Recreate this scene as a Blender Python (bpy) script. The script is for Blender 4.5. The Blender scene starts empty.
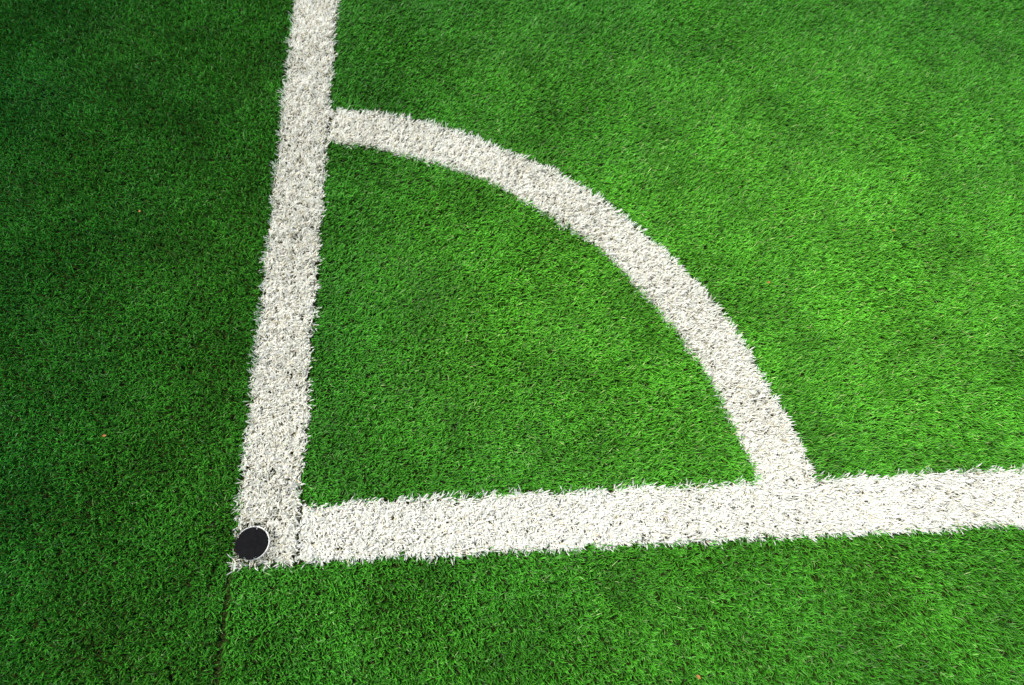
import bpy, math, numpy as np
from mathutils import Vector, Euler, Matrix
C = bpy.context.scene.collection
rng = np.random.default_rng(7)

# ---------------- camera solved from the pitch markings ----------------
L0=[(292,0),(277,140),(262,270),(247,400),(236,500)]
L1=[(338,0),(330,80),(317,250),(308,380),(300,490)]
G0=[(340,560),(500,551),(700,541),(860,533),(1023,523)]
G1=[(310,503),(480,494),(640,484),(760,478),(900,472),(1023,466)]
A1=[(335,106),(380,109),(430,119),(480,135),(520,154),(560,172),(600,196),(640,228),(690,272),(720,308),(750,350),(775,392),(795,430),(810,465)]
A0=[(330,145),(400,151),(440,163),(500,188),(560,222),(610,258),(655,305),(695,358),(727,410),(748,455)]
ZT=0.014
def back(P,pts):
    cx,cy,cz,rx,ry,rz,f=P[:7]
    R=np.array(Euler((rx,ry,rz)).to_matrix())
    q=np.array(pts,float); d=np.stack([(q[:,0]-512)/f,-(q[:,1]-342.5)/f,-np.ones(len(q))],1)@R.T
    s=(ZT-cz)/d[:,2]
    return cx+d[:,0]*s, cy+d[:,1]*s
def res(P):
    w,c,aw=P[7:10]
    r=[back(P,L0)[0], back(P,L1)[0]-w, back(P,G0)[1], back(P,G1)[1]-w]
    x,y=back(P,A1); r.append(np.hypot(x-c,y-c)-1)
    x,y=back(P,A0); r.append(np.hypot(x-c,y-c)-1+aw)
    r.append(np.array([(P[8])*0.3,(P[7]-P[9])*1.0]))
    return np.concatenate(r)
best=None
for f0 in (900,1400,2200):
    P=np.array([0.5,-0.6,2.2*f0/1400+.2,0.5,0,0,f0,0.11,0.0,0.11]); lam=1e-2
    e=res(P)
    for it in range(300):
        J=np.zeros((len(e),10))
        for k in range(10):
            h=1e-5*max(1,abs(P[k])); Q=P.copy(); Q[k]+=h; J[:,k]=(res(Q)-e)/h
        A=J.T@J; dP=np.linalg.solve(A+lam*np.diag(np.diag(A)+1e-12),-J.T@e)
        e2=res(P+dP)
        if (e2@e2)<(e@e): P=P+dP; e=e2; lam*=0.5
        else: lam*=3
    if best is None or e@e<best[0]: best=(e@e,P)
P=best[1]
W=float(P[7]); AC=float(P[8]); AW=float(P[9])
cam=bpy.data.cameras.new('Camera'); co=bpy.data.objects.new('Camera',cam); C.objects.link(co)
co.location=P[:3]; co.rotation_euler=Euler(P[3:6]); cam.sensor_width=36; cam.lens=float(P[6])*36/1024
cam.clip_start=0.05; cam.clip_end=2000
fx,fy=back(P,[(600,400)]); cam.dof.use_dof=True
fwd=Euler(P[3:6]).to_matrix()@Vector((0,0,-1))
cam.dof.focus_distance=float((Vector((float(fx[0]),float(fy[0]),ZT))-Vector(P[:3])).dot(fwd)); cam.dof.aperture_fstop=3.5
bpy.context.scene.camera=co

# ---------------- world ----------------
sc=bpy.context.scene
w=bpy.data.worlds.new('World'); sc.world=w; w.use_nodes=True
nt=w.node_tree; bg=nt.nodes['Background']; sky=nt.nodes.new('ShaderNodeTexSky'); sky.sky_type='NISHITA'; sky.sun_disc=False
EL,AZ=math.radians(60),math.radians(-75)   # azimuth: clockwise from +Y
sky.sun_elevation=EL; sky.sun_rotation=AZ
nt.links.new(sky.outputs[0],bg.inputs[0]); bg.inputs[1].default_value=0.13
sl=bpy.data.lights.new('Sun','SUN'); sl.energy=5.0; sl.angle=math.radians(0.6); sl.color=(1,.97,.88)
so=bpy.data.objects.new('Sun',sl); C.objects.link(so)
sd=Vector((math.sin(AZ)*math.cos(EL),math.cos(AZ)*math.cos(EL),math.sin(EL)))
so.rotation_euler=sd.to_track_quat('Z','Y').to_euler()
sc.view_settings.view_transform='Standard'

# ---------------- materials ----------------
def blade_mat(name, root, mid, tip, dry, rough=.45, trans=.25, patch=(.75,1.3), var=(.6,1.4), dark=None):
    m=bpy.data.materials.new(name); m.use_nodes=True; n=m.node_tree; N=n.nodes; Lk=n.links
    N.clear(); out=N.new('ShaderNodeOutputMaterial')
    at=N.new('ShaderNodeAttribute'); at.attribute_name='tint'
    sp=N.new('ShaderNodeSeparateColor'); Lk.new(at.outputs['Color'],sp.inputs[0])
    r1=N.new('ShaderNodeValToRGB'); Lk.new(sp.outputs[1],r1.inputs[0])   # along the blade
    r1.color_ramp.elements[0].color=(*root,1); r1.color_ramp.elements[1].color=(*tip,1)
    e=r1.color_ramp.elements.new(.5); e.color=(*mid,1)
    r2=N.new('ShaderNodeMapRange'); Lk.new(sp.outputs[0],r2.inputs[0]); r2.inputs[3].default_value=var[0]; r2.inputs[4].default_value=var[1]
    mx=N.new('ShaderNodeMix'); mx.data_type='RGBA'
    gt=N.new('ShaderNodeMath'); gt.operation='GREATER_THAN'; gt.inputs[1].default_value=.975; Lk.new(sp.outputs[2],gt.inputs[0])
    Lk.new(gt.outputs[0],mx.inputs[0]); Lk.new(r1.outputs[0],mx.inputs[6]); mx.inputs[7].default_value=(*dry,1)
    tc=N.new('ShaderNodeTexCoord'); no=N.new('ShaderNodeTexNoise'); no.inputs['Scale'].default_value=7.5; no.inputs['Detail'].default_value=7; no.inputs['Roughness'].default_value=.64
    Lk.new(tc.outputs['Object'],no.inputs['Vector'])
    r3=N.new('ShaderNodeMapRange'); Lk.new(no.outputs[0],r3.inputs[0]); r3.inputs[1].default_value=.35; r3.inputs[2].default_value=.65
    r3.inputs[3].default_value=patch[0]; r3.inputs[4].default_value=patch[1]
    mu=N.new('ShaderNodeMath'); mu.operation='MULTIPLY'; Lk.new(r2.outputs[0],mu.inputs[0]); Lk.new(r3.outputs[0],mu.inputs[1])
    src=mx.outputs[2]
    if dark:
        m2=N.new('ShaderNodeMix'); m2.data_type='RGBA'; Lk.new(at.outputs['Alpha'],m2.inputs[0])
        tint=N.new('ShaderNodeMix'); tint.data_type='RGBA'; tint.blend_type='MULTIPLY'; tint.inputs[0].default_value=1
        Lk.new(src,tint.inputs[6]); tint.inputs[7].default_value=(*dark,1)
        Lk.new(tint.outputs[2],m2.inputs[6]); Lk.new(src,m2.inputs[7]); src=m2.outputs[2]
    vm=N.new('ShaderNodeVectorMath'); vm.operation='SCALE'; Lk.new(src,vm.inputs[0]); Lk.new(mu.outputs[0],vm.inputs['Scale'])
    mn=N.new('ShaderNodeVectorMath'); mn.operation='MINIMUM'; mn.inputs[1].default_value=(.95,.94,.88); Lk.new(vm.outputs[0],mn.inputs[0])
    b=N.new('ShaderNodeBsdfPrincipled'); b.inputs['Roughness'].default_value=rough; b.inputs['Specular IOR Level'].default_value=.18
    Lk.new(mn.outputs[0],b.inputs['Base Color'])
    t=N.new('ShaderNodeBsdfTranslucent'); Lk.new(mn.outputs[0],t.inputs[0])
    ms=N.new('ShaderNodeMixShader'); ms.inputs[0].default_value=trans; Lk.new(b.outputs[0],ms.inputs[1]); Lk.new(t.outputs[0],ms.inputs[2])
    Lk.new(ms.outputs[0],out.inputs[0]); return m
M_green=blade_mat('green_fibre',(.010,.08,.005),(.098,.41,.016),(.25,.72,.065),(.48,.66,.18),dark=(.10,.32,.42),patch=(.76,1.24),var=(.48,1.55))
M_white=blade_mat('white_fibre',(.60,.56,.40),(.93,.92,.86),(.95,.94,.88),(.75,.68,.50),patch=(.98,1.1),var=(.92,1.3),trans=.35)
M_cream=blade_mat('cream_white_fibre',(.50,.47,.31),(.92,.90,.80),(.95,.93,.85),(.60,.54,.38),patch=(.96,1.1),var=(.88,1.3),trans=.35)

def simple(name,col,rough=.5,spec=.3):
    m=bpy.data.materials.new(name); m.use_nodes=True; N=m.node_tree.nodes; Lk=m.node_tree.links; b=N['Principled BSDF']
    no=N.new('ShaderNodeTexNoise'); no.inputs['Scale'].default_value=160; no.inputs['Detail'].default_value=4
    tc=N.new('ShaderNodeTexCoord'); Lk.new(tc.outputs['Object'],no.inputs['Vector'])
    cr=N.new('ShaderNodeValToRGB'); Lk.new(no.outputs[0],cr.inputs[0])
    cr.color_ramp.elements[0].position=.3; cr.color_ramp.elements[1].position=.7
    cr.color_ramp.elements[0].color=(*[c*.65 for c in col],1); cr.color_ramp.elements[1].color=(*[min(1,c*1.3) for c in col],1)
    Lk.new(cr.outputs[0],b.inputs['Base Color']); b.inputs['Roughness'].default_value=rough; b.inputs['Specular IOR Level'].default_value=spec
    return m
def ground_mat():
    m=bpy.data.materials.new('turf_ground'); m.use_nodes=True; N=m.node_tree.nodes; Lk=m.node_tree.links; b=N['Principled BSDF']
    tc=N.new('ShaderNodeTexCoord')
    no=N.new('ShaderNodeTexNoise'); no.inputs['Scale'].default_value=350; no.inputs['Detail'].default_value=3; Lk.new(tc.outputs['Object'],no.inputs['Vector'])
    cr=N.new('ShaderNodeValToRGB'); cr.color_ramp.elements[0].position=.4; cr.color_ramp.elements[1].position=.68
    cr.color_ramp.elements[0].color=(.008,.012,.003,1); cr.color_ramp.elements[1].color=(.04,.06,.012,1); Lk.new(no.outputs[0],cr.inputs[0])
    n2=N.new('ShaderNodeTexNoise'); n2.inputs['Scale'].default_value=90; n2.inputs['Detail'].default_value=6; Lk.new(tc.outputs['Object'],n2.inputs['Vector'])
    c2=N.new('ShaderNodeValToRGB'); c2.color_ramp.elements[0].position=.35; c2.color_ramp.elements[1].position=.7
    c2.color_ramp.elements[0].color=(.008,.05,.004,1); c2.color_ramp.elements[1].color=(.06,.22,.012,1); Lk.new(n2.outputs[0],c2.inputs[0])
    ln=N.new('ShaderNodeVectorMath'); ln.operation='LENGTH'; Lk.new(tc.outputs['Object'],ln.inputs[0])
    mr=N.new('ShaderNodeMapRange'); mr.inputs[1].default_value=1.9; mr.inputs[2].default_value=3.0; Lk.new(ln.outputs['Value'],mr.inputs[0])
    mx=N.new('ShaderNodeMix'); mx.data_type='RGBA'; Lk.new(mr.outputs[0],mx.inputs[0]); Lk.new(cr.outputs[0],mx.inputs[6]); Lk.new(c2.outputs[0],mx.inputs[7])
    Lk.new(mx.outputs[2],b.inputs['Base Color']); b.inputs['Roughness'].default_value=1; b.inputs['Specular IOR Level'].default_value=.05
    bp=N.new('ShaderNodeBump'); bp.inputs['Strength'].default_value=.6; bp.inputs['Distance'].default_value=.003; Lk.new(no.outputs[0],bp.inputs['Height']); Lk.new(bp.outputs[0],b.inputs['Normal'])
    return m
me=bpy.data.meshes.new('ground'); me.from_pydata([(-400,-400,0),(400,-400,0),(400,400,0),(-400,400,0)],[],[(0,1,2,3)])
g=bpy.data.objects.new('ground',me); C.objects.link(g); me.materials.append(ground_mat()); g['kind']='structure'
g['label']='dark rubber infill and backing under the turf'; g['category']='ground'

# ---------------- blades ----------------
def blades(name, p, az, theta, bend, h, wd, shade, mat, far_strip=None):
    n=len(p); lv=[0,.38,.72,1.0]; wl=[.8,1,.85,.0]
    d=np.stack([np.cos(az),np.sin(az)],1)
    tw=az+np.pi/2+rng.normal(0,.6,n); sx=np.stack([np.cos(tw),np.sin(tw)],1)
    V=np.zeros((n,7,3),np.float32); T=np.zeros((n,7,4),np.float32); r1=rng.random(n); r2=rng.random(n)
    pos=np.zeros((n,3)); pos[:,:2]=p; pos[:,2]=.0; pt=0; k=0
    for i,(t,ww) in enumerate(zip(lv,wl)):
        if i:
            a=np.clip(theta+bend*(t+pt)/2,0,1.62); s=h*(t-pt)
            pos=pos+np.stack([d[:,0]*np.sin(a)*s,d[:,1]*np.sin(a)*s,np.cos(a)*s],1)
        pt=t
        if i<3:
            o=np.zeros((n,3)); o[:,:2]=sx*(wd*ww*.5)[:,None]
            V[:,k]=pos-o; V[:,k+1]=pos+o; T[:,k,1]=t; T[:,k+1,1]=t; k+=2
        else: V[:,6]=pos; T[:,6,1]=1
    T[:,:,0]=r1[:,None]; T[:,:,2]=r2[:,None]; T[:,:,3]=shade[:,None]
    V[:,:,2]=np.maximum(V[:,:,2],.001)
    V=V.reshape(-1,3); T=T.reshape(-1,4)
    pat=np.array([0,1,3,2, 2,3,5,4, 4,5,6]); L=(np.arange(n)[:,None]*7+pat).ravel()
    S=(np.arange(n)[:,None]*11+np.array([0,4,8])).ravel()
    if far_strip:
        nv=len(V); nl=len(L); nf=len(far_strip)//4
        V=np.vstack([V,np.array(far_strip,np.float32)]); t=np.zeros((len(far_strip),4)); t[:]=(.4,.75,.5,1); T=np.vstack([T,t])
        L=np.concatenate([L,nv+np.arange(4*nf)]); S=np.concatenate([S,nl+4*np.arange(nf)])
    me=bpy.data.meshes.new(name)
    me.vertices.add(len(V)); me.vertices.foreach_set('co',V.astype(np.float32).ravel())
    me.loops.add(len(L)); me.loops.foreach_set('vertex_index',L.astype(np.int32))
    me.polygons.add(len(S)); me.polygons.foreach_set('loop_start',S.astype(np.int32))
    me.update(calc_edges=True)
    a=me.attributes.new('tint','FLOAT_COLOR','POINT'); a.data.foreach_set('color',T.astype(np.float32).ravel())
    me.materials.append(mat); o=bpy.data.objects.new(name,me); C.objects.link(o); return o

def tufts(x0,x1,y0,y1,gx,gy,nb,spread):
    xs=np.arange(x0,x1,gx); ys=np.arange(y0,y1,gy); X,Y=np.meshgrid(xs,ys)
    c=np.stack([X.ravel(),Y.ravel()],1)+rng.normal(0,gx*.3,(X.size,2))
    q=np.repeat(c,nb,0); ctr=q.copy(); q=q+rng.normal(0,spread,q.shape)
    tr=np.repeat(rng.normal(0,1,(len(c),3)),nb,0)      # the fibres of one tuft lean together
    return ctr,q,tr
BX=(-.86,2.05,-.40,1.45)
ctr,q,tr=tufts(*BX,.0066,.0060,6,.0022)
c2,q2,t2=tufts(-2.8,3.8,-2.8,3.8,.024,.024,5,.007)
out=(c2[:,0]<BX[0])|(c2[:,0]>BX[1])|(c2[:,1]<BX[2])|(c2[:,1]>BX[3])
c2=c2[out]; q2=q2[out]; t2=t2[out]
ctr=np.vstack([ctr,c2]); far=np.zeros(len(q)+len(q2),bool); far[len(q):]=True; q=np.vstack([q,q2]); tr=np.vstack([tr,t2])
HX,HY=.031,.0385; HR=.0280
def keep(q):
    k=np.hypot(q[:,0]-HX,q[:,1]-HY)>HR
    k&=~((abs(q[:,0]+.004+.002*np.sin(q[:,1]*23))<.0022)&(q[:,1]<.004))
    k&=~((abs(q[:,0]-W-.001-.0018*np.sin(q[:,1]*60))<.0026)&(q[:,1]<W)&(q[:,1]>0))
    k&=~((abs(q[:,0]-W-.002-.0015*np.sin(q[:,1]*70))<.0020)&(q[:,1]<1.0)&(q[:,1]>.88))
    return k
k=keep(q)
ctr=ctr[k]; q=q[k]; far=far[k]; tr=tr[k]
x,y=ctr[:,0],ctr[:,1]
R=np.hypot(x-AC,y-AC)
wob=.0016*np.sin(x*31)+.0012*np.sin(x*77+1)
wobt=.0016*np.sin(y*29)+.0012*np.sin(y*71+1)
# the arc is cut by hand from short strips: small kinks and width changes along its angle
ang=np.arctan2(y-AC,x-AC); ka=np.linspace(-.2,1.8,17)
w_out=np.interp(ang,ka,rng.uniform(-.010,.006,17)); w_in=np.interp(ang,ka+.05,rng.uniform(-.007,.008,17))+.006*np.clip((ang-1.1)/.3,0,1)
g_lo=.007-.005*np.clip((x-.2)/1.2,0,1)+wob; g_hi=W-.0035+wob
t_lo=.001+wobt; t_hi=W-.001+wobt
touch=(x>=t_lo)&(x<t_hi)&(y>=.004)
goal=(y>=g_lo)&(y<g_hi)&(x>=t_hi)
arc=(R<1.0+w_out)&(R>1-AW+.004+w_in)&(x>=t_hi)&(y>=g_hi)
white=touch|goal|arc
left=(x<t_lo)&~white
rest=~white&~left
below=rest&(y<.05)&(y<g_lo+1e-9)
quad=rest&~below&(R<=.95)
field=rest&~below&(R>.95)
def smooth(px,py,s,ph): return np.sin(px*s+1.7*np.sin(py*s*.7+ph)+ph)*np.sin(py*s*1.1+1.3*np.sin(px*s*.8-ph)+2*ph)
def light_falloff(p):   # light falloff painted into fibre colour: palest on the pitch, deepest outside the touchline
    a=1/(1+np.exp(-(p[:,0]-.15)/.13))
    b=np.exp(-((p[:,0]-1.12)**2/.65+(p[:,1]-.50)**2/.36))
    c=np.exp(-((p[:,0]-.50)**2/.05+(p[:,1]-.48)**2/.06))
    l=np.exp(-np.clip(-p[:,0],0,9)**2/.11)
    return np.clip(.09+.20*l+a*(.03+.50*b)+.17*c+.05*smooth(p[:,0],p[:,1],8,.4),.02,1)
def make(name,mask,mat,az0,azs,th0,ths,h0,wd0,strip=None,extra=0,clump=.35):
    p=q[mask]; f=far[mask]; tt=tr[mask]
    if extra:
        e_=rng.random(len(p))<extra; pe=p[e_]+rng.uniform(-.002,.002,(e_.sum(),2)); ok=keep(pe)
        p=np.vstack([p,pe[ok]]); f=np.concatenate([f,f[e_][ok]]); tt=np.vstack([tt,tt[e_][ok]])
    n=len(p); cl=math.sqrt(1-clump*clump)
    az=az0+azs*(cl*rng.normal(0,1,n)+clump*tt[:,0])+.5*smooth(p[:,0],p[:,1],9,1.)
    th=np.clip(th0+ths*(cl*rng.normal(0,1,n)+clump*tt[:,1])+.12*smooth(p[:,0],p[:,1],14,2.5),0,1.3)
    dx,dy=p[:,0]-HX,p[:,1]-HY; near=np.hypot(dx,dy)<.036     # pile stands up around the socket
    th=np.where(near,rng.uniform(0,.45,n),th)
    sm=(p[:,1]<W)&(p[:,1]>0)&(abs(p[:,0]-W-.001)<.007)       # and parts along the joins
    az=np.where(sm,np.where(p[:,0]<W+.001,math.pi,0)+rng.normal(0,1.0,n),az)
    sm=(p[:,1]<0)&(abs(p[:,0]+.004)<.006)
    az=np.where(sm,np.where(p[:,0]<-.004,math.pi,0)+rng.normal(0,1.0,n),az)
    h=h0*rng.uniform(.7,1.15,n)*(1+.10*np.clip(tt[:,2],-1.5,1.5)); wd=wd0*rng.uniform(.7,1.3,n); wd=np.where(f,wd*4,wd)
    h=np.where(near,h*.8,h)
    bend=np.where(near,.3,rng.uniform(.2,1.0,n))
    return blades(name,p,az,th,bend,h,wd,light_falloff(p),mat,strip)
def props(o,label,cat,kind=None):
    o['label']=label; o['category']=cat
    if kind: o['kind']=kind
z=.012
WH,WW=.0165,.0019
o=make('touchline',touch,M_cream,math.radians(-60),1.5,.5,.28,WH,WW,[(0,3.8,z),(W,3.8,z),(W,100,z),(0,100,z)],.35,.7)
props(o,'long cream white turf touchline running up the picture from the flag socket','pitch line')
o=make('goal_line',goal,M_white,math.radians(-50),1.2,.6,.25,WH,WW,[(3.8,0,z),(60,0,z),(60,W,z),(3.8,W,z)],.35,.65)
props(o,'bright white turf goal line running right across the bottom of the picture','pitch line')
o=make('corner_arc',arc,M_cream,math.radians(-30),1.4,.55,.28,WH,WW,None,.35,.7)
props(o,'curved white quarter circle line joining the two straight lines','pitch line')
GH,GW=.0155,.00135
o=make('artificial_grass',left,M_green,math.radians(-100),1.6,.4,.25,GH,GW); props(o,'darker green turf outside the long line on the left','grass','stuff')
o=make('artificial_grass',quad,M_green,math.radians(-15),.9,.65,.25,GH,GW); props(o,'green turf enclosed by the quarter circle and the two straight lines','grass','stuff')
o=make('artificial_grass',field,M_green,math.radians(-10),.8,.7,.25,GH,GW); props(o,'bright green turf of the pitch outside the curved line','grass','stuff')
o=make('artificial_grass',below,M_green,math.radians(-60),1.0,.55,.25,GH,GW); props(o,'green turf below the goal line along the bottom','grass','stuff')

# ---------------- flag socket ----------------
def lathe(name,prof,mat,parent,loc=(0,0,0),rot=(0,0,0),n=64):
    v=[];f=[]
    for r,zz in prof:
        for i in range(n):
            a=2*math.pi*i/n; v.append((r*math.cos(a),r*math.sin(a),zz))
    for j in range(len(prof)-1):
        for i in range(n):
            a,b=j*n+i,j*n+(i+1)%n; f.append((a,b,b+n,a+n))
    me=bpy.data.meshes.new(name); me.from_pydata(v,[],f); me.update()
    for p_ in me.polygons: p_.use_smooth=True
    me.materials.append(mat); o=bpy.data.objects.new(name,me); C.objects.link(o); o.parent=parent; o.location=loc; o.rotation_euler=rot; return o
s=bpy.data.objects.new('flag_socket',None); C.objects.link(s); s.location=(HX,HY,0)
props(s,'round corner flag socket with black plug and white rim where the lines meet','socket')
lathe('tube',[(.0276,-.02),(.0276,.0070),(.0274,.0078),(.0268,.0082),(.0260,.0081),(.0255,.0077),(.0253,.007),(.0253,-.02)],simple('white_plastic',(.78,.77,.73),.4),s)
# the plug's thin flange rests on the tube, pushed to the lower left
lathe('plug',[(.0001,.0090),(.012,.0090),(.0200,.0090),(.0240,.0092),(.0252,.0092),(.0257,.0090),(.0259,.0087),(.0257,.0084),(.0235,.0084),(.0235,.002)],simple('black_rubber',(.006,.006,.0065),.8,.08),s,loc=(-.0014,-.0013,0))

# ---------------- dry flecks lying on the pile ----------------
M_leaf=simple('dry_leaf',(.42,.17,.05),.7)
spots=[((768,283),'small orange brown fleck lying on the bright turf right of the arc',.0046,.5),
 ((140,212),'tiny brown fleck on the dark turf, upper of the two left of the long line',.0036,1.9),
 ((105,436),'tiny brown fleck on the dark turf, lower of the two left of the long line',.0036,.2),
 ((698,677),'brown fleck on the turf under the goal line at the bottom edge',.0044,2.4),
 ((893,231),'small tan fleck on the turf high at the right side',.0038,1.2)]
for pix,lab,sz,ro in spots:
    bx,by=back(P,[pix]); v=[];f=[]
    prof=[(-1,.0),(-.5,.42),(.1,.55),(.6,.35),(1,.0)]
    for i,(u,hw) in enumerate(prof):
        for sgn in (-1,0,1): v.append((u*sz,sgn*hw*sz,.0007*u*u+(.0009*abs(sgn)*hw)))
    for i in range(4):
        for j in range(2): a=i*3+j; f.append((a,a+1,a+4,a+3))
    me=bpy.data.meshes.new('dry_leaf_fleck'); me.from_pydata(v,[],f); me.materials.append(M_leaf)
    o=bpy.data.objects.new('dry_leaf_fleck',me); C.objects.link(o); o.location=(float(bx[0]),float(by[0]),.0165); o.rotation_euler=(.15,.1,ro)
    props(o,lab,'leaf fragment')
